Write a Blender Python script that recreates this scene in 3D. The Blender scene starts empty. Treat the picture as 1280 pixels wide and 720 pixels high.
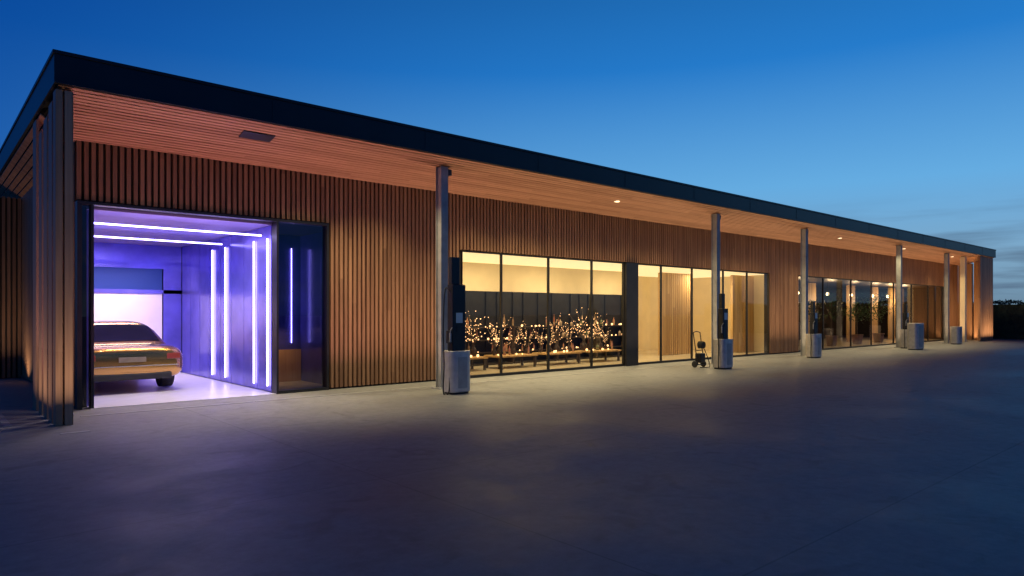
import bpy, math, random
from mathutils import Vector, Matrix
random.seed(7)
S=bpy.context.scene
S.view_settings.view_transform='Standard'; S.view_settings.look='None'; S.view_settings.exposure=0
COL=S.collection

# ---------------------------------------------------------------- materials
def newmat(name):
    m=bpy.data.materials.new(name); m.use_nodes=True
    nt=m.node_tree; b=nt.nodes['Principled BSDF']
    return m,nt,b
def N(nt,t,**k):
    n=nt.nodes.new(t)
    for a,v in k.items(): setattr(n,a,v)
    return n
def c4(c): return (c[0],c[1],c[2],1)
def mat(name,col,rough=.5,metal=0,noise=.15,scale=6,bump=0.0,spec=.5,coat=0):
    m,nt,b=newmat(name)
    tc=N(nt,'ShaderNodeTexCoord'); nz=N(nt,'ShaderNodeTexNoise')
    nz.inputs['Scale'].default_value=scale; nz.inputs['Detail'].default_value=5
    nt.links.new(tc.outputs['Object'],nz.inputs['Vector'])
    r=N(nt,'ShaderNodeValToRGB')
    r.color_ramp.elements[0].position=.3; r.color_ramp.elements[1].position=.7
    r.color_ramp.elements[0].color=c4([x*(1-noise) for x in col]); r.color_ramp.elements[1].color=c4([min(1,x*(1+noise)) for x in col])
    nt.links.new(nz.outputs['Fac'],r.inputs['Fac']); nt.links.new(r.outputs['Color'],b.inputs['Base Color'])
    b.inputs['Roughness'].default_value=rough; b.inputs['Metallic'].default_value=metal
    b.inputs['Specular IOR Level'].default_value=spec
    b.inputs['Coat Weight'].default_value=coat
    if bump:
        bp=N(nt,'ShaderNodeBump'); bp.inputs['Strength'].default_value=bump; bp.inputs['Distance'].default_value=.02
        nt.links.new(nz.outputs['Fac'],bp.inputs['Height']); nt.links.new(bp.outputs['Normal'],b.inputs['Normal'])
    return m
def emit(name,col,st):
    m,nt,b=newmat(name)
    b.inputs['Base Color'].default_value=c4([min(.8,x) for x in col])
    b.inputs['Emission Color'].default_value=c4(col); b.inputs['Emission Strength'].default_value=st
    return m
def timber(name,dark,light,axis,pitch,grain_axis,rough=.55,var=.6):
    m,nt,b=newmat(name)
    tc=N(nt,'ShaderNodeTexCoord'); sep=N(nt,'ShaderNodeSeparateXYZ'); nt.links.new(tc.outputs['Object'],sep.inputs[0])
    d=N(nt,'ShaderNodeMath',operation='DIVIDE'); d.inputs[1].default_value=pitch; nt.links.new(sep.outputs[axis],d.inputs[0])
    f=N(nt,'ShaderNodeMath',operation='FLOOR'); nt.links.new(d.outputs[0],f.inputs[0])
    g=N(nt,'ShaderNodeMath',operation='MULTIPLY_ADD'); nt.links.new(f.outputs[0],g.inputs[0]); g.inputs[1].default_value=1.37
    nt.links.new(sep.outputs[grain_axis],g.inputs[2])
    gd=N(nt,'ShaderNodeMath',operation='DIVIDE'); gd.inputs[1].default_value=3.6; nt.links.new(g.outputs[0],gd.inputs[0])
    gf=N(nt,'ShaderNodeMath',operation='FLOOR'); nt.links.new(gd.outputs[0],gf.inputs[0])
    cb=N(nt,'ShaderNodeCombineXYZ'); nt.links.new(f.outputs[0],cb.inputs[0]); nt.links.new(gf.outputs[0],cb.inputs[1])
    wn=N(nt,'ShaderNodeTexWhiteNoise'); wn.noise_dimensions='3D'; nt.links.new(cb.outputs[0],wn.inputs['Vector'])
    mp=N(nt,'ShaderNodeMapping'); sc=[28,28,28]; sc[grain_axis]=1.2; mp.inputs['Scale'].default_value=sc
    nt.links.new(tc.outputs['Object'],mp.inputs['Vector'])
    nz=N(nt,'ShaderNodeTexNoise'); nz.inputs['Scale'].default_value=1; nz.inputs['Detail'].default_value=6; nt.links.new(mp.outputs[0],nz.inputs['Vector'])
    mx=N(nt,'ShaderNodeMath',operation='MULTIPLY_ADD'); nt.links.new(wn.outputs['Value'],mx.inputs[0]); mx.inputs[1].default_value=var
    h=N(nt,'ShaderNodeMath',operation='MULTIPLY_ADD'); nt.links.new(nz.outputs['Fac'],h.inputs[0]); h.inputs[1].default_value=1.0; h.inputs[2].default_value=-.5*var
    nt.links.new(h.outputs[0],mx.inputs[2])
    r=N(nt,'ShaderNodeValToRGB'); r.color_ramp.elements[0].color=c4(dark); r.color_ramp.elements[1].color=c4(light)
    nt.links.new(mx.outputs[0],r.inputs['Fac']); nt.links.new(r.outputs['Color'],b.inputs['Base Color'])
    b.inputs['Roughness'].default_value=rough; b.inputs['Specular IOR Level'].default_value=.3
    bp=N(nt,'ShaderNodeBump'); bp.inputs['Strength'].default_value=.25; bp.inputs['Distance'].default_value=.005
    nt.links.new(nz.outputs['Fac'],bp.inputs['Height']); nt.links.new(bp.outputs['Normal'],b.inputs['Normal'])
    return m
def glassmat(name,tint=(.93,.96,.95),refl=1.0):
    m=bpy.data.materials.new(name); m.use_nodes=True; nt=m.node_tree; nt.nodes.clear()
    o=N(nt,'ShaderNodeOutputMaterial'); mix=N(nt,'ShaderNodeMixShader'); tr=N(nt,'ShaderNodeBsdfTransparent'); gl=N(nt,'ShaderNodeBsdfGlossy')
    tr.inputs[0].default_value=c4(tint); gl.inputs['Roughness'].default_value=.01
    fr=N(nt,'ShaderNodeFresnel'); fr.inputs[0].default_value=1.5
    mu=N(nt,'ShaderNodeMath',operation='MULTIPLY'); mu.inputs[1].default_value=refl; mu.use_clamp=True
    nt.links.new(fr.outputs[0],mu.inputs[0]); nt.links.new(mu.outputs[0],mix.inputs[0])
    nt.links.new(tr.outputs[0],mix.inputs[1]); nt.links.new(gl.outputs[0],mix.inputs[2]); nt.links.new(mix.outputs[0],o.inputs[0])
    return m

M={}
PW=.105
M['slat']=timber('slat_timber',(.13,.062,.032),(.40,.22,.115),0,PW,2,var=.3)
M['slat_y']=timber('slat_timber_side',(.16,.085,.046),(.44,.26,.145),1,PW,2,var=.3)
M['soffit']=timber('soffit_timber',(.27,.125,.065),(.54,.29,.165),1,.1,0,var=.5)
M['fin']=timber('fin_timber',(.26,.145,.085),(.54,.34,.21),0,.1,2)
M['inner']=timber('interior_timber',(.45,.27,.11),(.72,.48,.22),0,.12,2)
M['endfin']=timber('end_timber',(.26,.13,.06),(.50,.28,.14),0,.12,2)
M['dark']=mat('dark_backing',(.020,.013,.009),.8)
M['black']=mat('black_metal',(.018,.018,.02),.38,.2,.2,4)
M['fascia']=mat('fascia_metal',(.012,.013,.016),.42,.3,.2,2)
M['steel']=mat('galvanised_steel',(.36,.36,.345),.6,.3,.15,5)
M['stain']=mat('stainless_steel',(.55,.53,.5),.42,.6,.12,9)
M['cream']=mat('cream_plaster',(.80,.66,.42),.8,0,.05,2)
M['floor']=mat('shop_floor_tile',(.55,.46,.32),.25,0,.1,3)
M['washfloor']=mat('wash_floor',(.80,.78,.80),.3,0,.06,3)
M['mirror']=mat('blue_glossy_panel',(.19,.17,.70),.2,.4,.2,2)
M['lobby']=mat('lobby_reflection_lining',(.09,.08,.32),.2,.3,.2,2)  # violet put into the colour to stand in for reflections in the pane
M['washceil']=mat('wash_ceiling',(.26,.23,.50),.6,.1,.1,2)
M['white']=mat('white_panel',(.88,.82,.82),.5,0,.04,2)
M['glass']=glassmat('clear_glass',refl=1.3)
M['darkglass']=glassmat('tinted_glass',(.75,.74,.82),2.2)
M['car']=mat('gold_paint',(.60,.33,.09),.22,.9,.05,2,coat=.5)
M['carglass']=mat('car_glass',(.008,.008,.012),.12,0,.1,2,spec=.4)
M['rubber']=mat('rubber',(.02,.02,.02),.7)
M['chrome']=mat('chrome',(.6,.58,.55),.25,1,.05,3)
M['tail']=mat('tail_lamp_red',(.28,.05,.03),.15,0,.1,4,coat=1)
M['plate']=mat('number_plate',(.25,.2,.12),.5)
M['leafd']=mat('dark_leaf',(.03,.05,.02),.6,0,.5,3)
M['leaf']=mat('leaf_green',(.05,.10,.03),.5,0,.5,3)
M['bark']=mat('bark',(.10,.07,.05),.8,0,.3,12)
M['pot']=mat('clay_pot',(.3,.18,.12),.7)
M['led']=emit('led_violet',(.42,.36,1.0),8)
M['winblue']=emit('dusk_blue_window',(.012,.035,.20),.5)
M['ceil']=emit('ceiling_fill_glow',(1.0,.75,.39),1.0)  # ceiling made to glow in place of unseen shop lamps
M['bulb']=emit('warm_lamp_glass',(1,.75,.4),5)
M['down']=emit('downlight_glass',(1,.8,.5),1.6)
M['sparkle']=emit('sparkle_glow',(1,.52,.22),3.2)  # glowing points added in place of lit goods and glass reflections
M['screen']=emit('dispenser_screen',(.2,.3,.4),.10)
M['shelf']=mat('shelf_walnut',(.045,.028,.02),.4)

# ---------------------------------------------------------------- mesh builder
class MB:
    def __init__(s): s.v=[];s.f=[];s.m=[];s.cur=0
    def poly(s,vs,fs):
        o=len(s.v); s.v+=[tuple(v) for v in vs]
        for f in fs: s.f.append([o+i for i in f]); s.m.append(s.cur)
    def box(s,x0,x1,y0,y1,z0,z1):
        s.poly([(x0,y0,z0),(x1,y0,z0),(x1,y1,z0),(x0,y1,z0),(x0,y0,z1),(x1,y0,z1),(x1,y1,z1),(x0,y1,z1)],
               [(0,3,2,1),(4,5,6,7),(0,1,5,4),(1,2,6,5),(2,3,7,6),(3,0,4,7)])
    def prism_x(s,x0,x1,q):
        n=len(q); vs=[(x0,a,b) for a,b in q]+[(x1,a,b) for a,b in q]
        s.poly(vs,[tuple(range(n))[::-1],tuple(range(n,2*n))]+[(i,(i+1)%n,n+(i+1)%n,n+i) for i in range(n)])
    def prism_y(s,y0,y1,q):
        n=len(q); vs=[(a,y0,b) for a,b in q]+[(a,y1,b) for a,b in q]
        s.poly(vs,[tuple(range(n)),tuple(range(n,2*n))[::-1]]+[(i,n+i,n+(i+1)%n,(i+1)%n) for i in range(n)])
    def prism_z(s,z0,z1,q):
        n=len(q); vs=[(a,b,z0) for a,b in q]+[(a,b,z1) for a,b in q]
        s.poly(vs,[tuple(range(n)),tuple(range(n,2*n))[::-1]]+[(i,n+i,n+(i+1)%n,(i+1)%n) for i in range(n)])
    def lathe(s,prof,c=(0,0,0),n=20,axis='z'):
        vs=[];fs=[]
        for r,h in prof:
            for i in range(n):
                a=2*math.pi*i/n; p=(r*math.cos(a),r*math.sin(a),h)
                if axis=='x': p=(p[2],p[0],p[1])
                if axis=='y': p=(p[0],p[2],p[1])
                vs.append((p[0]+c[0],p[1]+c[1],p[2]+c[2]))
        for j in range(len(prof)-1):
            for i in range(n): fs.append((j*n+i,j*n+(i+1)%n,(j+1)*n+(i+1)%n,(j+1)*n+i))
        fs.append(tuple(range(n))[::-1]); fs.append(tuple(range((len(prof)-1)*n,len(prof)*n)))
        s.poly(vs,fs)
    def tube(s,pts,r,n=8,sub=8):
        P=[Vector(p) for p in pts]; out=[]
        for i in range(len(P)-1):
            a=P[max(i-1,0)];b=P[i];c=P[i+1];d=P[min(i+2,len(P)-1)]
            for k in range(sub):
                t=k/sub; out.append(.5*((2*b)+(-a+c)*t+(2*a-5*b+4*c-d)*t*t+(-a+3*b-3*c+d)*t**3))
        out.append(P[-1]); vs=[];fs=[]
        for i,p in enumerate(out):
            t=(out[min(i+1,len(out)-1)]-out[max(i-1,0)]).normalized()
            u=t.cross(Vector((.3,.95,.1))).normalized(); w=t.cross(u)
            for k in range(n):
                a=2*math.pi*k/n; vs.append(p+u*r*math.cos(a)+w*r*math.sin(a))
        for i in range(len(out)-1):
            for k in range(n): fs.append((i*n+k,i*n+(k+1)%n,(i+1)*n+(k+1)%n,(i+1)*n+k))
        fs.append(tuple(range(n))); fs.append(tuple(range((len(out)-1)*n,len(out)*n)))
        s.poly(vs,fs)
    def build(s,name,mats,parent=None,smooth=False,bevel=0,loc=None,fix=True):
        me=bpy.data.meshes.new(name); me.from_pydata(s.v,[],s.f)
        if not isinstance(mats,(list,tuple)): mats=[mats]
        for m in mats: me.materials.append(m)
        for p,i in zip(me.polygons,s.m): p.material_index=min(i,len(mats)-1); p.use_smooth=smooth
        if fix:
            import bmesh
            b=bmesh.new(); b.from_mesh(me); bmesh.ops.recalc_face_normals(b,faces=b.faces); b.to_mesh(me); b.free()
        o=bpy.data.objects.new(name,me); COL.objects.link(o)
        if loc: o.location=loc
        if parent: o.parent=parent
        if bevel:
            md=o.modifiers.new('bevel','BEVEL'); md.width=bevel; md.segments=2; md.limit_method='ANGLE'
        return o
def thing(name,label,cat,loc=(0,0,0),group=None,kind=None):
    e=bpy.data.objects.new(name,None); COL.objects.link(e); e.location=loc; e.empty_display_size=.3
    e['label']=label; e['category']=cat
    if group: e['group']=group
    return e
def meta(o,label,cat,group=None):
    o['label']=label; o['category']=cat
    if group: o['group']=group

# ---------------------------------------------------------------- ground
m,nt,b=newmat('concrete_forecourt')
tc=N(nt,'ShaderNodeTexCoord')
n1=N(nt,'ShaderNodeTexNoise'); n1.inputs['Scale'].default_value=.33; n1.inputs['Detail'].default_value=10; n1.inputs['Roughness'].default_value=.66
n2=N(nt,'ShaderNodeTexNoise'); n2.inputs['Scale'].default_value=6; n2.inputs['Detail'].default_value=10; n2.inputs['Roughness'].default_value=.78
n3=N(nt,'ShaderNodeTexNoise'); n3.inputs['Scale'].default_value=120; n3.inputs['Detail'].default_value=3
n4=N(nt,'ShaderNodeTexNoise'); n4.inputs['Scale'].default_value=1.7; n4.inputs['Detail'].default_value=4; n4.inputs['Distortion'].default_value=1.2
br=N(nt,'ShaderNodeTexBrick'); br.offset=0; br.inputs['Scale'].default_value=1; br.inputs['Brick Width'].default_value=4.2; br.inputs['Row Height'].default_value=3.6
br.inputs['Mortar Size'].default_value=.009; br.inputs['Mortar Smooth'].default_value=.3
br.inputs['Color1'].default_value=(1,1,1,1); br.inputs['Color2'].default_value=(.94,.94,.945,1); br.inputs['Mortar'].default_value=(.70,.70,.70,1)
mpb=N(nt,'ShaderNodeMapping'); mpb.inputs['Location'].default_value=(.8,1.4,0); nt.links.new(tc.outputs['Object'],mpb.inputs[0]); nt.links.new(mpb.outputs[0],br.inputs['Vector'])
for n_ in (n1,n2,n3,n4): nt.links.new(tc.outputs['Object'],n_.inputs['Vector'])
r1=N(nt,'ShaderNodeValToRGB'); e=r1.color_ramp.elements; e[0].position=.32; e[1].position=.68; e[0].color=(.205,.205,.198,1); e[1].color=(.33,.325,.31,1)
nt.links.new(n1.outputs['Fac'],r1.inputs['Fac'])
r2=N(nt,'ShaderNodeValToRGB'); e=r2.color_ramp.elements; e[0].position=.3; e[1].position=.7; e[0].color=(.74,.74,.74,1); e[1].color=(1.12,1.12,1.12,1)
nt.links.new(n2.outputs['Fac'],r2.inputs['Fac'])
r4=N(nt,'ShaderNodeValToRGB'); e=r4.color_ramp.elements; e[0].position=.30; e[1].position=.42; e[0].color=(.80,.79,.78,1); e[1].color=(1,1,1,1)
nt.links.new(n4.outputs['Fac'],r4.inputs['Fac'])
def mul(a,c):
    k=N(nt,'ShaderNodeMixRGB',blend_type='MULTIPLY'); k.inputs[0].default_value=1; nt.links.new(a,k.inputs[1]); nt.links.new(c,k.inputs[2]); return k.outputs[0]
col=mul(mul(mul(r1.outputs[0],r2.outputs[0]),br.outputs['Color']),r4.outputs[0])
nt.links.new(col,b.inputs['Base Color'])
rr=N(nt,'ShaderNodeMapRange'); rr.inputs['From Min'].default_value=.3; rr.inputs['From Max'].default_value=.7; rr.inputs['To Min'].default_value=.42; rr.inputs['To Max'].default_value=.75
nt.links.new(n1.outputs['Fac'],rr.inputs[0]); nt.links.new(rr.outputs[0],b.inputs['Roughness']); b.inputs['Specular IOR Level'].default_value=.3
bp=N(nt,'ShaderNodeBump'); bp.inputs['Strength'].default_value=.3; bp.inputs['Distance'].default_value=.01; nt.links.new(n2.outputs['Fac'],bp.inputs['Height'])
bp2=N(nt,'ShaderNodeBump'); bp2.inputs['Strength'].default_value=.2; bp2.inputs['Distance'].default_value=.004; nt.links.new(n3.outputs['Fac'],bp2.inputs['Height']); nt.links.new(bp.outputs[0],bp2.inputs['Normal'])
nt.links.new(bp2.outputs[0],b.inputs['Normal'])
g=MB(); g.poly([(-600,-300,0),(900,-300,0),(900,900,0),(-600,900,0)],[(0,1,2,3)])
ground=g.build('ground',m); ground['kind']='structure'

# ---------------------------------------------------------------- building
YW=13.2; YE=11.4; ZT=5.28; ZB=4.82; ZW=4.44; XL=1.476; XR=47.5
B=thing('service_station_building','long low timber-clad service station with flat dark-edged roof','building')
OPEN=[(2.0,6.48,3.46),(9.96,24.70,3.12),(27.0,44.62,3.12)]
w=MB(); w.cur=1
x=2.0
for a,bb,h in OPEN:
    if a>x: w.box(x,a,YW+.06,YW+.24,0,ZW+.02)
    w.box(a,bb,YW+.06,YW+.24,h,ZW+.02); x=bb
w.box(x,47.0,YW+.06,YW+.24,0,ZW+.02)
w.cur=0
x=2.02; k=0
while x<47:
    zb=.04
    for a,bb,h in OPEN:
        if x+.08>a and x<bb: zb=h+.01
    dy=random.uniform(-.004,.004); w.box(x,x+.062,YW-.012+dy,YW+.058,zb,ZW+.01)
    x+=PW
w.build('wall',[M['slat'],M['dark']],B)
w=MB(); w.cur=1; w.box(2.08,2.2,YW+.25,24,0,4.46); w.cur=0
y=YW+.26
while y<24: w.box(2.0,2.078,y,y+.064,.04,4.45); y+=PW
w.build('side_wall',[M['slat_y'],M['dark']],B)
w=MB(); w.cur=1; w.box(1.5,1.99,20.66,20.8,0,4.4); w.cur=0
x=1.5
while x<1.95: w.box(x,x+.064,20.6,20.658,.02,4.42); x+=PW
w.build('return_wall',[M['slat'],M['dark']],B)
w=MB(); w.box(2.2,46.9,23.8,24,0,4.44); w.box(46.8,47.0,YW+.25,23.8,0,4.44); w.build('rear_wall',M['dark'],B)
r=MB(); r.box(XL+.05,XR-.05,YE+.05,24.4,4.86,5.22); roof=r.build('roof',M['fascia'],B)
r=MB()
r.box(XL,XR,YE,YE+.048,ZB,ZT-.05); r.box(XL,XL+.048,YE+.05,24.4,ZB,ZT-.05); r.box(XR-.048,XR,YE+.05,24.4,ZB,ZT-.05)
r.box(XL-.02,XR+.02,YE-.02,YE+.06,ZT-.048,ZT); r.box(XL-.02,XL+.06,YE+.062,24.4,ZT-.048,ZT)
r.box(XL+.002,XR-.002,YE-.012,YE-.002,ZB,ZB+.03)
for i in range(1,15):
    xx=XL+i*3.1; r.box(xx,xx+.012,YE-.006,YE-.001,ZB+.032,ZT-.052)
r.build('fascia',M['fascia'],roof,bevel=.004)
s=MB()
def zs(y): return ZB-(ZB-ZW)*(y-YE)/(YW-YE)
y=YE+.055
while y<YW-.03:
    y1=min(y+.076,YW-.014)
    s.prism_x(XL+.055,XR-.06,[(y,zs(y)),(y1,zs(y1)),(y1,zs(y1)+.02),(y,zs(y)+.02)]); y+=.1
def zx(x): return ZB-(ZB-ZW)*(x-XL)/(2.0-XL)
x=XL+.055
while x<1.98:
    x1=x+.078
    s.prism_y(YW+.01,24,[(x,zx(x)),(x1,zx(x1)),(x1,zx(x1)+.02),(x,zx(x)+.02)]); x+=.1
s.cur=1
s.prism_x(XL+.055,XR-.06,[(YE+.05,zs(YE)+.022),(YW,zs(YW)+.022),(YW,zs(YW)+.03),(YE+.05,zs(YE)+.03)])
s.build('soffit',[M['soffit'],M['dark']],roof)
v=MB()
v.prism_x(4.25,4.8,[(11.82,zs(11.82)-.02),(12.08,zs(12.08)-.02),(12.08,zs(12.08)-.001),(11.82,zs(11.82)-.001)])
v.build('ceiling_vent',M['black'],roof)
def fin(a,b_,c,d,h,mt=M['fin']):
    f=MB(); f.box(a,b_,c,d,0,h); return f.build('timber_fin',mt,B,bevel=.004)
for (a,c,d,wd) in [(1.50,11.47,11.70,.085),(1.61,11.47,11.70,.105)]: fin(a,a+wd,c,d,zs(d))
for c,d in [(11.80,12.14),(12.30,12.66),(12.86,13.18),(13.5,13.9)]:
    fin(1.5,1.54,c,d,zs(d) if d<13.2 else 4.76)
x=44.9
while x<47.3: fin(x,x+.30,11.5,11.62,4.78,M['endfin']); x+=.36
for yy in (11.7,12.1,12.5,12.9): fin(47.1,47.38,yy,yy+.3,zs(min(yy+.3,13.2)),M['endfin'])
for xc in (8.44,18.9,24.8,34.06,40.6):
    c=MB(); y=11.9; z1=zs(y+.1)
    c.box(xc-.09,xc+.09,y-.1,y-.088,.02,z1); c.box(xc-.09,xc+.09,y+.088,y+.1,.02,z1); c.box(xc-.05,xc+.05,y-.087,y+.087,.02,z1)
    c.box(xc-.16,xc+.16,y-.17,y+.17,0,.02)
    c.build('column',M['steel'],B,bevel=.003)
    k=MB(); k.box(xc+.092,xc+.22,y-.05,y+.05,z1-.16,z1-.03); k.build('floodlight',M['black'],B)
c=MB(); c.box(43.3,43.55,11.8,12.05,.0,zs(12.05)); c.build('column',M['cream'],B,bevel=.005)

def window(x0,x1,h,glass=M['glass'],t=.024,name='window'):
    f=MB(); y0,y1=YW+.02,YW+.08
    f.box(x0+.003,x0+t,y0,y1,.005,h); f.box(x1-t,x1-.003,y0,y1,.005,h)
    f.box(x0+t,x1-t,y0,y1,.005,.07); f.box(x0+t,x1-t,y0,y1,h-t,h)
    fr=f.build(name,M['black'],B)
    p=MB(); p.poly([(x0+t,YW+.05,.07),(x1-t,YW+.05,.07),(x1-t,YW+.05,h-t),(x0+t,YW+.05,h-t)],[(0,1,2,3)])
    p.build('glass_pane',glass,fr,fix=False)
    return fr
ed=[9.965,11.23,12.9,14.63,16.06]
for a,b_ in zip(ed,ed[1:]): window(a,b_,3.1)
ed=[16.63,17.9,19.6,21.5,23.1,24.68]
for i,(a,b_) in enumerate(zip(ed,ed[1:])): window(a,b_,3.1,name='door' if i==0 else 'window')
ed=[27.02,29.3,32.1,34.4,37.15,39.6,42.1,44.6]
for a,b_ in zip(ed,ed[1:]): window(a,b_,3.1)
p=MB(); p.box(16.063,16.627,YW-.06,YW+.12,0,3.11); p.build('entrance_pier',M['black'],B)
p=MB(); yA,yB=YW-.04,YW+.2
p.box(2.02,2.09,yA,yB,0,3.4); p.box(2.22,2.26,yA,yB,0,3.4); p.box(2.02,6.478,yA,yB,3.402,3.45); p.box(5.37,5.41,yA,yB,0,3.4); p.box(6.43,6.476,yA,yB,0,3.4)
p.box(5.412,6.428,yA,yB,0,.06)
p.build('wash_bay_frame',M['black'],B)
p=MB(); p.poly([(5.41,YW+.05,.06),(6.43,YW+.05,.06),(6.43,YW+.05,3.4),(5.41,YW+.05,3.4)],[(0,1,2,3)])
p.build('glass_pane',M['darkglass'],B,fix=False)
p=MB(); p.poly([(2.09,YW+.05,.0),(2.22,YW+.05,.0),(2.22,YW+.05,3.4),(2.09,YW+.05,3.4)],[(0,1,2,3)])
p.build('glass_pane',M['darkglass'],B,fix=False)

# wash bay interior
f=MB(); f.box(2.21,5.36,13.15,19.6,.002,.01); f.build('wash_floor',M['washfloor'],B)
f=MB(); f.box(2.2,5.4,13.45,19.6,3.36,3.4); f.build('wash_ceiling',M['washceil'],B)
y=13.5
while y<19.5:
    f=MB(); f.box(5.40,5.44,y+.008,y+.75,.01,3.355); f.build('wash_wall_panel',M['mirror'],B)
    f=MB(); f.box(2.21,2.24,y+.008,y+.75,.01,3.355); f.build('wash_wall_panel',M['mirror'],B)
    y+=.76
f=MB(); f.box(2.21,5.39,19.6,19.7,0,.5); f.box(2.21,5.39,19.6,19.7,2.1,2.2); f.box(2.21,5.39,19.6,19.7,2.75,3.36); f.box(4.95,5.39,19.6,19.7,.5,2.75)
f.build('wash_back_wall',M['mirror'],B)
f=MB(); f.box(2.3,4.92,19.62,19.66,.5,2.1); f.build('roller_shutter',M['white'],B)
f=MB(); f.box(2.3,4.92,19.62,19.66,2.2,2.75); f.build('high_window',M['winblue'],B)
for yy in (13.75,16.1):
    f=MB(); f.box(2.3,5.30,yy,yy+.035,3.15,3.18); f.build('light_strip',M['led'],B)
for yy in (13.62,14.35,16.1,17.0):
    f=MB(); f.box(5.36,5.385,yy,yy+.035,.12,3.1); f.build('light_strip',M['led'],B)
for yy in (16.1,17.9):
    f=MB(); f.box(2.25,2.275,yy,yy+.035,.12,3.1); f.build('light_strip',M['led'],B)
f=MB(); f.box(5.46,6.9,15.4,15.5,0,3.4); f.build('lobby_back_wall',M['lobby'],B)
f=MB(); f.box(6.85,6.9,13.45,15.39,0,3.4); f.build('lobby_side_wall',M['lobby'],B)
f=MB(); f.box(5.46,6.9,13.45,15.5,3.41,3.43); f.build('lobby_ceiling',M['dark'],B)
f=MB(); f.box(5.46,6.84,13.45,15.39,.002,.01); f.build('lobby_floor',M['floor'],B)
for a in (6.15,6.62):
    f=MB(); f.box(a,a+.01,15.36,15.385,.9,3.1); f.build('light_strip',M['led'],B)  # strips added to stand in for violet reflections in the pane
f=MB(); f.box(5.5,6.84,15.33,15.35,.01,.75); f.build('lobby_reflection_panel',M['endfin'],B)  # timber panel added for the warm reflection low in the pane

# shop interior
f=MB(); f.box(9.9,26.0,13.46,18.1,.002,.012); f.build('shop_floor',M['floor'],B)
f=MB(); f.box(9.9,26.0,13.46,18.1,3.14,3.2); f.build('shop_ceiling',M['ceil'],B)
f=MB(); f.box(9.8,26.0,18.1,18.2,0,3.14); f.build('shop_wall',M['cream'],B)
f=MB(); f.box(9.8,9.89,13.46,18.1,0,3.14); f.build('shop_wall',M['cream'],B)
f=MB(); f.box(26.0,26.1,13.46,18.1,0,3.14); f.build('shop_wall',M['cream'],B)
f=MB(); f.box(9.9,20.0,16.42,16.5,2.27,3.13); f.build('bulkhead',M['cream'],B)
f=MB(); f.box(9.9,20.0,16.44,16.48,.02,2.265)
x=10.2
while x<19.9:
    f.box(x,x+.03,16.405,16.439,.02,2.26); x+=random.choice([.45,.65,.9])
f.build('display_back_panel',M['black'],B)
f=MB(); x=20.9
while x<22.8: f.box(x,x+.08,15.4,15.5,.02,3.1); x+=.12
f.box(20.9,22.8,15.52,15.6,.02,3.1)
f.build('timber_screen',M['inner'],B)
for x in (24.4,25.25,):
    f=MB(); f.box(x,x+.8,14.6,14.7,.02,3.1); f.build('timber_partition',M['inner'],B)
f=MB(); f.box(26.1,46.7,13.46,19.1,.002,.012); f.build('cafe_floor',M['floor'],B)
f=MB(); f.box(26.1,46.7,13.46,19.1,3.14,3.2); f.build('cafe_ceiling',M['shelf'],B)
f=MB(); f.box(26.1,46.7,19.1,19.2,0,3.14); f.build('cafe_wall',M['shelf'],B)
for xx in (29.0,33.5,38.2,41.4,44.0,45.4):
    f=MB(); f.box(xx,xx+.9,15.9,16.0,.02,3.1); f.build('timber_partition',M['inner'],B)

shelves=[]
for i in range(5):
    x0=10.25+i*1.93
    s_=MB(); s_.box(x0,x0+.03,16,16.38,0,1.2); s_.box(x0+1.87,x0+1.9,16,16.38,0,1.2)
    for z in (.04,.38,.76,1.14): s_.box(x0+.03,x0+1.87,16.0,16.375,z,z+.018)
    o=s_.build('shelving_unit',M['shelf'],None,bevel=.003); meta(o,'dark walnut shelving unit stocked with bottles','shelf','shelving units in the shop')
    shelves.append(x0)
cols=[(.45,.2,.10),(.30,.18,.10),(.10,.12,.05),(.40,.18,.14),(.25,.08,.04),(.4,.28,.18)]
protos=[]
for i,cc in enumerate(cols):
    bm=MB(); k=[.9,1.15,.7,1.05,1.3,.8][i]; rr_=[1,.9,1.5,1,.8,1.7][i]
    bm.lathe([(.036*rr_,0),(.038*rr_,.01),(.038*rr_,.17*k),(.03*rr_,.21*k),(.014,.24*k),(.013,.29*k),(.016,.292*k),(.016,.3*k)],n=12)
    me=bm.build('bottle',mat('bottle_colour',cc,.3,0,.1,5),None,smooth=True)
    lb=MB(); lb.lathe([(.0385*rr_,.05),(.0385*rr_,.11*k)],n=12); l=lb.build('bottle_label',mat('paper_label',(.35,.25,.15),.7),me)
    protos.append((me,l))
tp=MB(); tp.lathe([(.02,0),(.033,.02),(.035,.05),(.025,.07)],n=10); sparkle=tp.build('sparkle_point',M['sparkle'],None,smooth=True)
def put(x,y,z,sc=1.2):
    p,l=random.choice(protos)
    o=p.copy(); l2=l.copy(); COL.objects.link(o); COL.objects.link(l2); l2.parent=o
    o.location=(x,y,z); o.scale=(sc,sc,sc); meta(o,'glass bottle with paper label in the shop display','bottle','bottles in the shop display')
def putsparkle(x,y,z,sc=1.0):
    o=sparkle.copy(); COL.objects.link(o); o.location=(x,y,z); o.scale=(sc,sc,sc); meta(o,'small glowing amber point added to the shop display','lamp','small added glowing points in the shop display')
vases=[]
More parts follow.
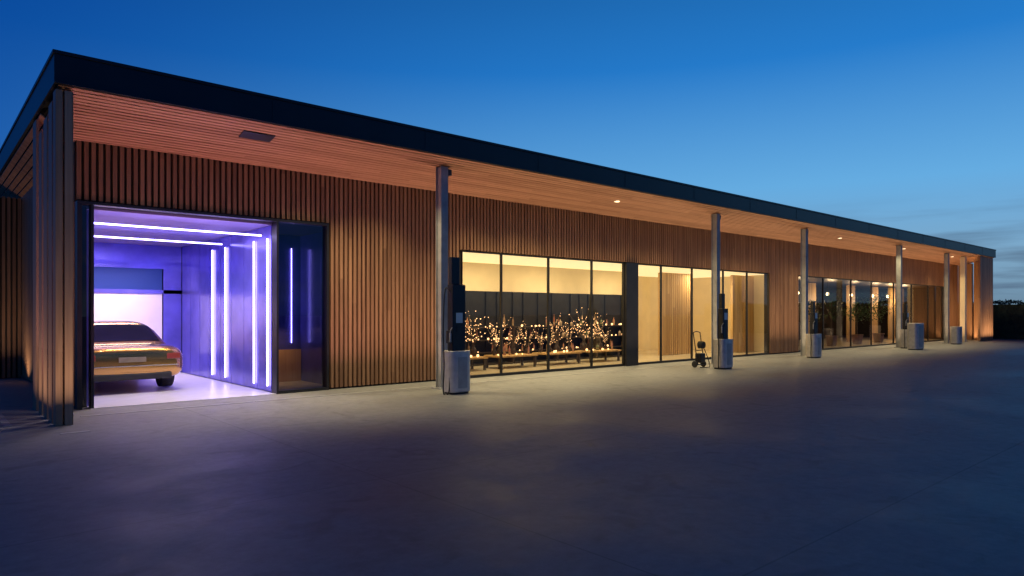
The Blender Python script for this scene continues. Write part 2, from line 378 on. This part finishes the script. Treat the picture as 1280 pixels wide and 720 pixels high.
for v_ in range(4):
    q=MB(); q.lathe([(.05,0),(.09,.06),(.1,.16),(.05,.24),(.045,.28),(.055,.3)],n=14); va=q.build('twig_vase',M['shelf'],None,smooth=True)
    q=MB(); tips=[]
    for i in range(14):
        a=random.uniform(0,6.28); r_=random.uniform(.1,.5); h_=random.uniform(.4,1.35)
        p0=(0,0,.28); p1=(r_*.35*math.cos(a),r_*.35*math.sin(a),.28+(h_-.28)*.5); p2=(r_*math.cos(a),r_*math.sin(a),h_)
        q.tube([p0,p1,p2],.006,5,4); tips+= [p2,(p1[0]*1.3,p1[1]*1.3,p1[2]+.08),((p1[0]+p2[0])/2+.02,(p1[1]+p2[1])/2,(p1[2]+p2[2])/2)]
        q.tube([p1,(p1[0]*1.6+.03,p1[1]*1.6,p1[2]+.2)],.004,5,3); tips.append((p1[0]*1.6+.03,p1[1]*1.6,p1[2]+.2))
    tw=q.build('twigs',M['bark'],va)
    q=MB()
    for t in tips:
        rr_=random.uniform(.006,.016); q.lathe([(.002,-rr_),(rr_*.8,-rr_*.6),(rr_,0),(rr_*.8,rr_*.6),(.002,rr_)],t,6)
    lt=q.build('twig_sparkles',M['sparkle'],va); lt['kind']='stuff'  # glowing beads added for sparkle among the twigs
    vases.append((va,tw,lt))
def putvase(x,y,z,sc):
    va,tw,lt=random.choice(vases); o=va.copy(); COL.objects.link(o); o.location=(x,y,z); o.scale=(sc,)*3; o.rotation_euler=(0,0,random.uniform(0,6))
    for c in (tw,lt):
        c2=c.copy(); COL.objects.link(c2); c2.parent=o
    meta(o,'dark vase of bare twigs with added glowing points','vase','twig vases in the shop display')
for i,x0 in enumerate(shelves):
    if i==0: continue
    for z in (.398,.778,1.158):
        x=x0+.08
        while x<x0+1.82:
            q_=random.random()
            if q_<.40: put(x,16.1+random.uniform(-.04,.1),z,random.uniform(.7,1.15))
            elif q_<.75: putsparkle(x,16.08+random.uniform(-.04,.1),z,random.uniform(.4,1.0))
            x+=random.uniform(.07,.26)
for x0 in (11.2,13.1,15.0,16.9):
    T=thing('display_table','low timber display table inside the shop','table',(x0,15.0,.012),'display tables in the shop')
    t=MB(); t.box(-.75,.75,-.35,.35,.32,.37); t.build('table_top',M['inner'],T,bevel=.005)
    for a in (-.68,.68):
        for c in (-.28,.28):
            t=MB(); t.box(a-.03,a+.03,c-.03,c+.03,0,.318); t.build('leg',M['shelf'],T)
    for dx in (-.6,-.2,.2,.6): putvase(x0+dx+random.uniform(-.1,.1),15.1+random.uniform(-.1,.1),.383,random.uniform(.55,1.1))
    for k in range(6):
        xx=x0-.6+k*.22+random.uniform(-.05,.05)
        if random.random()<.4: put(xx,15+random.uniform(-.25,.0),.383,random.uniform(.8,1.1))
        else: putsparkle(xx,15+random.uniform(-.25,.0),.383,random.uniform(.5,1.0))
for p,l in protos:
    bpy.data.objects.remove(l); bpy.data.objects.remove(p)
for tr in vases:
    for o in tr[::-1]: bpy.data.objects.remove(o)
bpy.data.objects.remove(sparkle)

def plant(loc,h,label,cr=.55,n=420):  # trees set indoors to stand in for tree reflections in the glazing
    P=thing('reflection_tree',label,'plant',loc,'trees standing in for reflections in the glazed hall')
    q=MB(); q.lathe([(.2,0),(.27,.45),(.29,.45),(.29,.5),(.25,.5),(.24,.44)],n=18); q.build('pot',M['pot'],P)
    q=MB(); q.tube([(0,0,.44),(.03,.02,h*.35),(-.02,0,h*.6),(.02,0,h*.85)],.03)
    for i in range(6):
        a=i*1.05; q.tube([(0,0,h*.5+i*.06),(.2*math.cos(a),.2*math.sin(a),h*.65+i*.05),(.4*math.cos(a),.4*math.sin(a),h*.75+i*.06)],.012,6,4)
    q.build('trunk',M['bark'],P)
    q=MB()
    cl=[Vector((random.uniform(-cr,cr)*.8,random.uniform(-cr,cr)*.8,h*.75+random.uniform(-.4,.45)*h*.5)) for _ in range(14)]
    for i in range(n):
        c=random.choice(cl)+Vector([random.gauss(0,.13) for _ in range(3)])
        d=Vector([random.gauss(0,1) for _ in range(3)]).normalized(); u=d.orthogonal().normalized(); l=random.uniform(.05,.1)
        q.poly([c,c+d*l+u*l*.35,c+d*l*2,c+d*l-u*l*.35],[(0,1,2,3)])
    q.build('crown',M['leaf'],P,fix=False)
for i,xx in enumerate((31.0,33.0,35.9,38.6)): plant((xx,14.5,.012),2.3+.2*(i%2),'leafy green potted tree standing in for a tree reflection')
for i,xx in enumerate((31.6,34.8,37.6,40.4,42.6)):
    P=thing('pendant_lamp','warm glass globe pendant hanging from the ceiling','lamp',(xx,15.5,2.55),'pendant lamps in the glazed hall')
    q=MB(); q.lathe([(.008,.08),(.008,.59)],n=6); q.build('cord',M['black'],P)
    q=MB(); q.lathe([(.02,.08),(.06,.06),(.08,0),(.06,-.06),(.02,-.08)],n=16); q.build('lamp_shade',M['bulb'],P,smooth=True)

H=MB()
H.box(49.9,50.9,-6,17,0,2.1)
for i in range(9000):
    f=random.random(); y=random.uniform(-6,17)
    top=2.3+.08*math.sin(y*1.7)+.05*math.sin(y*4.1)
    if f<.45: c=Vector((49.75+random.gauss(0,.08),y,random.uniform(0,top)))
    else: c=Vector((random.uniform(49.7,51),y,top+random.gauss(-.1,.06)))
    d=Vector([random.gauss(0,1) for _ in range(3)]).normalized(); u=d.orthogonal().normalized(); l=random.uniform(.04,.09)
    H.poly([c-d*l,c+u*l*.6,c+d*l,c-u*l*.6],[(0,1,2,3)])
hg=H.build('hedge',M['leafd'],None,fix=False); meta(hg,'dark clipped hedge beyond the end of the building','hedge')

# ---------------------------------------------------------------- dispensers
def rrect(w_,d,r,n=6):
    out=[]
    for cx,cy,a0 in ((w_-r,d-r,0),(-w_+r,d-r,90),(-w_+r,-d+r,180),(w_-r,-d+r,270)):
        for i in range(n+1):
            a=math.radians(a0+90*i/n); out.append((cx+r*math.cos(a),cy+r*math.sin(a)))
    return out
def dispenser(x,y,label,tall=2.7,w_=.28,bw=.46,bh=.85,hose=True):
    D=thing('fuel_dispenser',label,'dispenser',(x,y,0),'fuel dispensers along the forecourt')
    q=MB(); q.prism_z(.04,bh,rrect(bw/2,.2,.12)); q.build('base_cabinet',M['stain'],D,bevel=.012)
    q=MB(); q.prism_z(0,.04,rrect(bw/2-.03,.17,.1)); q.build('plinth',M['black'],D)
    q=MB(); q.box(-.11,.11,-.206,-.201,.12,bh-.12); q.build('cabinet_door',M['steel'],D)
    hz_=tall*.8
    q=MB(); q.box(-w_/2,w_/2,-.09,.09,bh+.001,hz_); q.build('housing',M['black'],D,bevel=.012)
    q=MB(); q.box(-w_/2,w_/2-.12,-.06,.06,hz_+.002,tall); q.build('head',M['black'],D,bevel=.01)
    z0=bh+.55; z1=z0+.2
    q=MB(); q.box(-.08,.08,-.096,-.092,z0,z1); q.build('screen',M['screen'],D)
    q=MB(); q.box(-.06,.06,-.102,-.091,z0-.2,z0-.06); q.build('keypad',M['black'],D,bevel=.003)
    X=-w_/2
    q=MB(); q.tube([(X+.01,0,tall*.74),(X-.13,-.02,tall*.76),(X-.19,-.04,tall*.5),(X-.18,-.05,.6),(X-.2,-.06,.05),(X-.1,-.1,.05),(X-.07,-.08,.5),(X-.06,-.03,1.05)],.014)
    q.build('hose',M['rubber'],D,smooth=True)
    q=MB(); q.box(X-.06,X-.001,-.05,.05,1.0,1.25); q.build('nozzle_holster',M['black'],D,bevel=.006)
    q=MB(); q.box(X-.055,X-.02,-.08,-.051,1.02,1.2); q.tube([(X-.04,-.065,1.18),(X-.04,-.08,1.26),(X-.04,-.13,1.31)],.012); q.build('nozzle',M['steel'],D,bevel=.004)
    return D
dispenser(8.12,10.95,'tall black fuel dispenser on stainless cabinet with looping hose',2.7,.32,.50)
dispenser(17.45,10.75,'black dispenser with screen on stainless cabinet beside column',2.15,.26,.56)
dispenser(24.15,11.25,'slim black dispenser on stainless cabinet by column',2.0,.26,.56)
dispenser(33.7,11.5,'narrow black dispenser beside the fourth steel column',2.0,.26,.5)
def cabinet(x,y,label,bw,bh):
    D=thing('steel_cabinet',label,'cabinet',(x,y,0),'steel cabinets along the forecourt')
    q=MB(); q.prism_z(.04,bh,rrect(bw/2,.22,.14)); q.build('body',M['stain'],D,bevel=.012)
    q=MB(); q.prism_z(0,.04,rrect(bw/2-.03,.19,.12)); q.build('plinth',M['black'],D)
    q=MB(); q.box(-bw/2+.18,bw/2-.18,-.226,-.221,.12,bh-.1); q.build('door',M['steel'],D)
cabinet(32.8,10.8,'wide stainless steel cabinet standing on the forecourt',.9,1.15)
cabinet(40.0,11.3,'stainless steel cabinet near the last columns',.62,.9)
A=thing('hose_trolley','black wheeled air hose trolley beside the column','trolley',(17.35,11.5,0))
q=MB()
for a in (-.17,.17):
    q.tube([(a,-.1,.08),(a,-.02,.5),(a,.06,1.02)],.014)
q.tube([(-.17,.06,1.02),(0,.07,1.05),(.17,.06,1.02)],.014); q.tube([(-.17,-.02,.5),(0,-.02,.5),(.17,-.02,.5)],.012); q.tube([(-.17,-.1,.09),(0,-.1,.09),(.17,-.1,.09)],.012)
q.build('frame',M['black'],A)
q=MB(); q.box(-.13,.13,-.16,.04,.14,.42); q.build('compressor',M['black'],A,bevel=.03)
q=MB()
for k in range(4): q.lathe([(.10+.01*(k%2),-.09+k*.04),(.10+.01*(k%2),-.055+k*.04)],(.02,-.08,.66),18,'y')
q.tube([(.1,-.1,.6),(.25,-.14,.3),(.28,-.2,.02),(-.1,-.3,.02),(-.3,-.25,.03)],.012)
q.build('hose',M['rubber'],A)
for a in (-.22,.22):
    q=MB(); q.lathe([(.09,a-.02),(.1,a),(.09,a+.02)],(0,-.02,.10),18,'x'); q.build('wheel',M['rubber'],A)

# ---------------------------------------------------------------- car
C=thing('parked_car','gold saloon car parked inside the purple-lit wash bay','car',(3.22,14.95,.012))
WX=1.06
st=[(0.0,.42,.80,.76),(.02,.36,.87,.84),(.06,.31,.905,.89),(.14,.27,.925,.92),(.3,.25,.94,.935),(.6,.24,.955,.945),(1.2,.22,.975,.95),(2.4,.22,.98,.95),(3.6,.22,.96,.945),(4.3,.24,.92,.93),(4.8,.30,.84,.90),(5.0,.40,.76,.82),(5.04,.48,.70,.74)]
q=MB(); n=64; vs=[]
for (y,z0,z1,hw) in st:
    for i in range(n):
        a=2*math.pi*(i+.5)/n; c_,s_=math.cos(a),math.sin(a)
        xx=hw*math.copysign(abs(c_)**.32,c_); zz=(z0+z1)/2+(z1-z0)/2*math.copysign(abs(s_)**.40,s_)
        xx*=1-.07*max(0,(zz-.66)/.28)-.06*max(0,(.5-zz)/.3)
        vs.append((xx*WX,y+.06*(xx*xx)-.02*(zz-.6) if y<.4 else y,zz))
fs=[(j*n+i,j*n+(i+1)%n,(j+1)*n+(i+1)%n,(j+1)*n+i) for j in range(len(st)-1) for i in range(n)]
fs+= [tuple(range(n)),tuple(range((len(st)-1)*n,len(st)*n))]
q.poly(vs,fs); body=q.build('body',[M['car'],M['rubber']],C,smooth=True)
cut=MB()
for yw in (1.05,4.1):
    for sx in (-1,1): cut.lathe([(.38,sx*.62 if sx>0 else -1.2),(.38,1.2 if sx>0 else -.62)],(0,yw,.35),32,'x')
co=cut.build('cutter',M['rubber'])
md=body.modifiers.new('arch','BOOLEAN'); md.object=co; md.operation='DIFFERENCE'; md.solver='EXACT'
co.location=C.location
bpy.context.view_layer.update()
dg=bpy.context.evaluated_depsgraph_get(); nm=bpy.data.meshes.new_from_object(body.evaluated_get(dg))
body.modifiers.clear()
if len(nm.polygons)>100: body.data=nm
bpy.data.objects.remove(co)
gs=[(.66,.93,.78),(.8,.985,.79),(1.45,1.33,.80),(1.6,1.385,.80),(1.8,1.41,.81),(2.2,1.42,.81),(2.7,1.42,.81),(2.9,1.40,.81),(3.1,1.34,.80),(3.75,1.0,.79),(3.95,.93,.76)]
def ginterp(y):
    for (a,b_) in zip(gs,gs[1:]):
        if a[0]<=y<=b_[0]:
            t=(y-a[0])/(b_[0]-a[0]); return a[1]+(b_[1]-a[1])*t, a[2]+(b_[2]-a[2])*t
    return gs[-1][1:]
def GP(y,deg,off=0):
    zt,hw=ginterp(y); a=math.radians(deg); c_,s_=math.cos(a),math.sin(a); z0=.86
    h=zt-z0; z=z0+(h+off)*max(0,s_)**.42; x=(hw+off)*math.copysign(abs(c_)**.36,c_)*(1-.24*(h/.56)*max(0,s_)**.8)
    return (x*WX,y,z)
def gpatch(name,ys,ds,off,mt):
    q=MB(); vs=[GP(y,d,off) for y in ys for d in ds]; k=len(ds)
    q.poly(vs,[(j*k+i,j*k+i+1,(j+1)*k+i+1,(j+1)*k+i) for j in range(len(ys)-1) for i in range(k-1)])
    return q.build(name,mt,C,smooth=True)
def lin(a,b_,n): return [a+(b_-a)*i/n for i in range(n+1)]
gpatch('roof',lin(.66,3.95,47),lin(0,180,72),0,M['car'])
gpatch('rear_window',lin(.84,1.48,8),lin(48,132,24),.008,M['carglass'])
gpatch('windscreen',lin(3.12,3.7,8),lin(50,130,24),.008,M['carglass'])
for d0,d1 in ((3,22),(158,177)):
    gpatch('side_window',lin(1.55,2.35,8),lin(d0,d1,10),.008,M['carglass'])
    gpatch('side_window',lin(2.42,3.15,8),lin(d0,d1,10),.008,M['carglass'])
for sx in (-1,1):
    q=MB(); x0,x1=sorted((sx*.62,sx*.88)); q.prism_x(x0,x1,[(.012,.66),(.16,.66),(.16,.78),(.015,.78)]); q.build('tail_lamp',M['tail'],C,bevel=.015)
    q=MB(); q.lathe([(.04,-.0),(.04,.1)],(sx*.6,.05,.36),16,'y'); q.build('exhaust',M['chrome'],C)
    q=MB(); q.box(min(sx*1.0,sx*1.13),max(sx*1.0,sx*1.13),3.3,3.45,.96,1.08); q.build('wing_mirror',M['car'],C,bevel=.03)
    q=MB(); q.box(min(sx*.99,sx*1.01),max(sx*.99,sx*1.01),1.9,2.1,.76,.79); q.build('door_handle',M['chrome'],C,bevel=.006)
    q=MB(); x0,x1=sorted((sx*.5,sx*.75)); q.box(x0,x1,4.9,5.05,.58,.70); q.build('headlight',M['chrome'],C,bevel=.02)
    for yw in (1.05,4.1):
        t=MB(); x0,x1=(sx*.72,sx*.97); t.lathe([(.27,min(x0,x1)),(.34,min(x0,x1)+.01),(.35,(x0+x1)/2),(.34,max(x0,x1)-.01),(.27,max(x0,x1))],(0,yw,.35),32,'x'); ty=t.build('wheel',M['rubber'],C)
        t=MB(); t.lathe([(.06,sx*.97),(.26,sx*.975),(.25,sx*.985),(.05,sx*.98)],(0,yw,.35),28,'x'); t.build('rim',M['chrome'],ty)
q=MB(); q.box(-.84,.84,-.008,.16,.535,.555); q.build('bumper_trim',M['chrome'],C,bevel=.006)
q=MB(); q.box(-.72,.72,.0,.2,.27,.40); q.build('valance',M['rubber'],C,bevel=.03)
q=MB(); q.box(-.24,.24,-.014,.0,.62,.72); q.build('number_plate',M['plate'],C,bevel=.003)
q=MB(); q.box(-.60,.60,-.010,.0,.795,.802); q.build('boot_lid_gap',M['rubber'],C)

# ---------------------------------------------------------------- lights
def area(name,loc,rot,sx,sy,en,col,spread=180):
    L=bpy.data.lights.new(name,'AREA'); L.shape='RECTANGLE'; L.size=sx; L.size_y=sy; L.energy=en; L.color=col; L.spread=math.radians(spread)
    o=bpy.data.objects.new(name,L); COL.objects.link(o); o.location=loc; o.rotation_euler=rot; o.parent=B; return o
def spot(loc,en,col,size=125,rot=(0,0,0)):
    L=bpy.data.lights.new('soffit_fill_spot','SPOT'); L.energy=en; L.color=col; L.spot_size=math.radians(size); L.spot_blend=1; L.shadow_soft_size=.06  # close row of spots, most added without fixtures for the ground pool
    o=bpy.data.objects.new('soffit_fill_spot',L); COL.objects.link(o); o.location=loc; o.rotation_euler=rot; o.parent=B
UPY=12.3
for (x0,x1,wm,col) in [(1.9,4.6,12,(1,.36,.64)),(4.6,7.4,13,(1,.50,.56)),(7.4,10,13,(1,.62,.48)),(10,16,13.5,(1,.70,.46)),(16,26,15,(1,.74,.49)),(26,36,15,(1,.70,.44)),(36,47,17,(1,.64,.37))]:  # added lamps brighten soffit and wall; pink ones imitate wash-bay spill
    ch=MB(); ch.box(x0+.03,x1-.03,UPY-.04,UPY+.04,.001,.006); ch.build('ground_fill_plate',M['steel'],B)  # thin plate made up to carry the added lamp
    area('ground_fill',((x0+x1)/2,UPY,.012),(math.radians(180),0,0),x1-x0-.05,.04,wm*(x1-x0),col,124)
for (lx,ly,en,sx,sy) in [(1.62,10.7,16,.3,.05),(1.0,12.7,17,.05,1.6),(1.6,19.3,14,.4,.05),(46.2,11.0,50,2.4,.05)]:  # further added ground lamps to lighten fins, return wall and end panel
    ch=MB(); ch.box(lx-sx/2-.02,lx+sx/2+.02,ly-sy/2-.02,ly+sy/2+.02,.001,.006); ch.build('ground_fill_plate',M['steel'],B)
    area('ground_fill',(lx,ly,.012),(math.radians(180),0,0),sx,sy,en,(1,.70,.46),140)
for xx in (14.5,28.5,35.5,42.5):
    q=MB(); q.lathe([(.075,-.012),(.075,.01)],(xx,12.2,zs(12.2)),20); q.build('downlight',M['down'],roof)
xx=3.0
while xx<46.5:
    e_=215
    if xx<5: e_=70
    elif xx<12: e_=420
    if min(abs(xx-c_) for c_ in (8.44,18.9,24.8,34.06,40.6,43.4))>.42:
        spot((xx,11.75,zs(11.75)-.03),e_,(1,.84,.46) if xx>5 else (1,.78,.75),104,(math.radians(5),0,0))
    xx+=1.45
for xx in (12.5,15.5,19,23):
    area('shop_fill',(xx,15,3.1),(0,0,0),1.2,.3,60,(1,.78,.45))  # added fill above the shop goods
for xx in (31.6,34.8,37.6,40.4,42.6,44.6):  # the last position has no pendant globe
    L=bpy.data.lights.new('hall_point_light','POINT'); L.energy=45 if xx<40 else 70; L.color=(1,.64,.32); L.shadow_soft_size=.08
    o=bpy.data.objects.new('hall_point_light',L); COL.objects.link(o); o.location=(xx,15.3,2.3); o.parent=B
area('lobby_fill',(6.2,14.9,1.2),(math.radians(25),0,0),.5,.2,3,(1,.66,.28),150)  # added fill for the warm glow low in the glass panel
area('wash_fill',(3.9,14.1,3.33),(0,0,0),1.6,.25,80,(1,.86,.72))  # added warm fill for the car
area('wash_fill',(3.6,18.7,3.33),(0,0,0),2.2,.25,75,(1,.80,.86),120)  # added fill to whiten the rear shutter
area('wash_fill',(3.7,16.3,3.33),(0,0,0),2.0,1.6,35,(.38,.28,1))  # added violet fill for the bay walls

# ---------------------------------------------------------------- world
W=bpy.data.worlds.new('World'); S.world=W; W.use_nodes=True; nt=W.node_tree; bg=nt.nodes['Background']
tc=N(nt,'ShaderNodeTexCoord'); sp=N(nt,'ShaderNodeSeparateXYZ'); nt.links.new(tc.outputs['Generated'],sp.inputs[0])
def ramp(st_):
    r=N(nt,'ShaderNodeValToRGB'); el=r.color_ramp.elements
    while len(el)<len(st_): el.new(.5)
    for e_,(p_,c_) in zip(el,st_): e_.position=p_; e_.color=c4(c_)
    nt.links.new(sp.outputs[2],r.inputs[0]); return r
rb=ramp([(0,(.14,.23,.32)),(.07,(.20,.38,.56)),(.17,(.13,.41,.75)),(.33,(.018,.20,.60)),(.6,(.003,.05,.19)),(1,(.001,.015,.07))])
rd=ramp([(0,(.012,.05,.16)),(.2,(.003,.085,.38)),(.36,(.0012,.057,.31)),(.6,(.001,.02,.11)),(1,(.001,.01,.05))])
dt=N(nt,'ShaderNodeVectorMath',operation='DOT_PRODUCT'); nt.links.new(tc.outputs['Generated'],dt.inputs[0]); dt.inputs[1].default_value=(.978,.206,0)
mr=N(nt,'ShaderNodeMapRange'); mr.interpolation_type='SMOOTHSTEP'; mr.inputs['From Min'].default_value=.1; mr.inputs['From Max'].default_value=1.0; nt.links.new(dt.outputs['Value'],mr.inputs[0])
mx=N(nt,'ShaderNodeMixRGB'); nt.links.new(mr.outputs[0],mx.inputs[0]); nt.links.new(rd.outputs[0],mx.inputs[1]); nt.links.new(rb.outputs[0],mx.inputs[2])
mp=N(nt,'ShaderNodeMapping'); mp.inputs['Scale'].default_value=(2.5,2.5,30); nt.links.new(tc.outputs['Generated'],mp.inputs[0])
cn=N(nt,'ShaderNodeTexNoise'); cn.inputs['Scale'].default_value=1.6; cn.inputs['Detail'].default_value=8; nt.links.new(mp.outputs[0],cn.inputs['Vector'])
cr=N(nt,'ShaderNodeMapRange'); cr.inputs['From Min'].default_value=.47; cr.inputs['From Max'].default_value=.66; nt.links.new(cn.outputs['Fac'],cr.inputs[0])
hz=N(nt,'ShaderNodeMapRange'); hz.inputs['From Min'].default_value=.15; hz.inputs['From Max'].default_value=.05; nt.links.new(sp.outputs[2],hz.inputs[0])
cm=N(nt,'ShaderNodeMath',operation='MULTIPLY'); nt.links.new(cr.outputs[0],cm.inputs[0]); nt.links.new(hz.outputs[0],cm.inputs[1])
mc=N(nt,'ShaderNodeMixRGB'); nt.links.new(cm.outputs[0],mc.inputs[0]); nt.links.new(mx.outputs[0],mc.inputs[1]); mc.inputs[2].default_value=(.07,.12,.20,1)
sky=N(nt,'ShaderNodeTexSky'); sky.sky_type='NISHITA'; sky.sun_disc=False; sky.sun_elevation=math.radians(-3); sky.sun_rotation=math.radians(78)
ad=N(nt,'ShaderNodeMixRGB',blend_type='ADD'); ad.inputs[0].default_value=.01; nt.links.new(mc.outputs[0],ad.inputs[1]); nt.links.new(sky.outputs[0],ad.inputs[2])
nt.links.new(ad.outputs[0],bg.inputs[0]); bg.inputs[1].default_value=1.0

# ---------------------------------------------------------------- camera
cd=bpy.data.cameras.new('camera'); cam=bpy.data.objects.new('camera',cd); COL.objects.link(cam)
cd.sensor_width=36; cd.lens=24.02; cd.shift_y=31/1280; cd.clip_end=3000
cam.location=(0,0,1.6)
az=math.atan2(.7524,.6587)
cam.rotation_euler=(math.radians(90),0,az-math.pi/2)
S.camera=cam
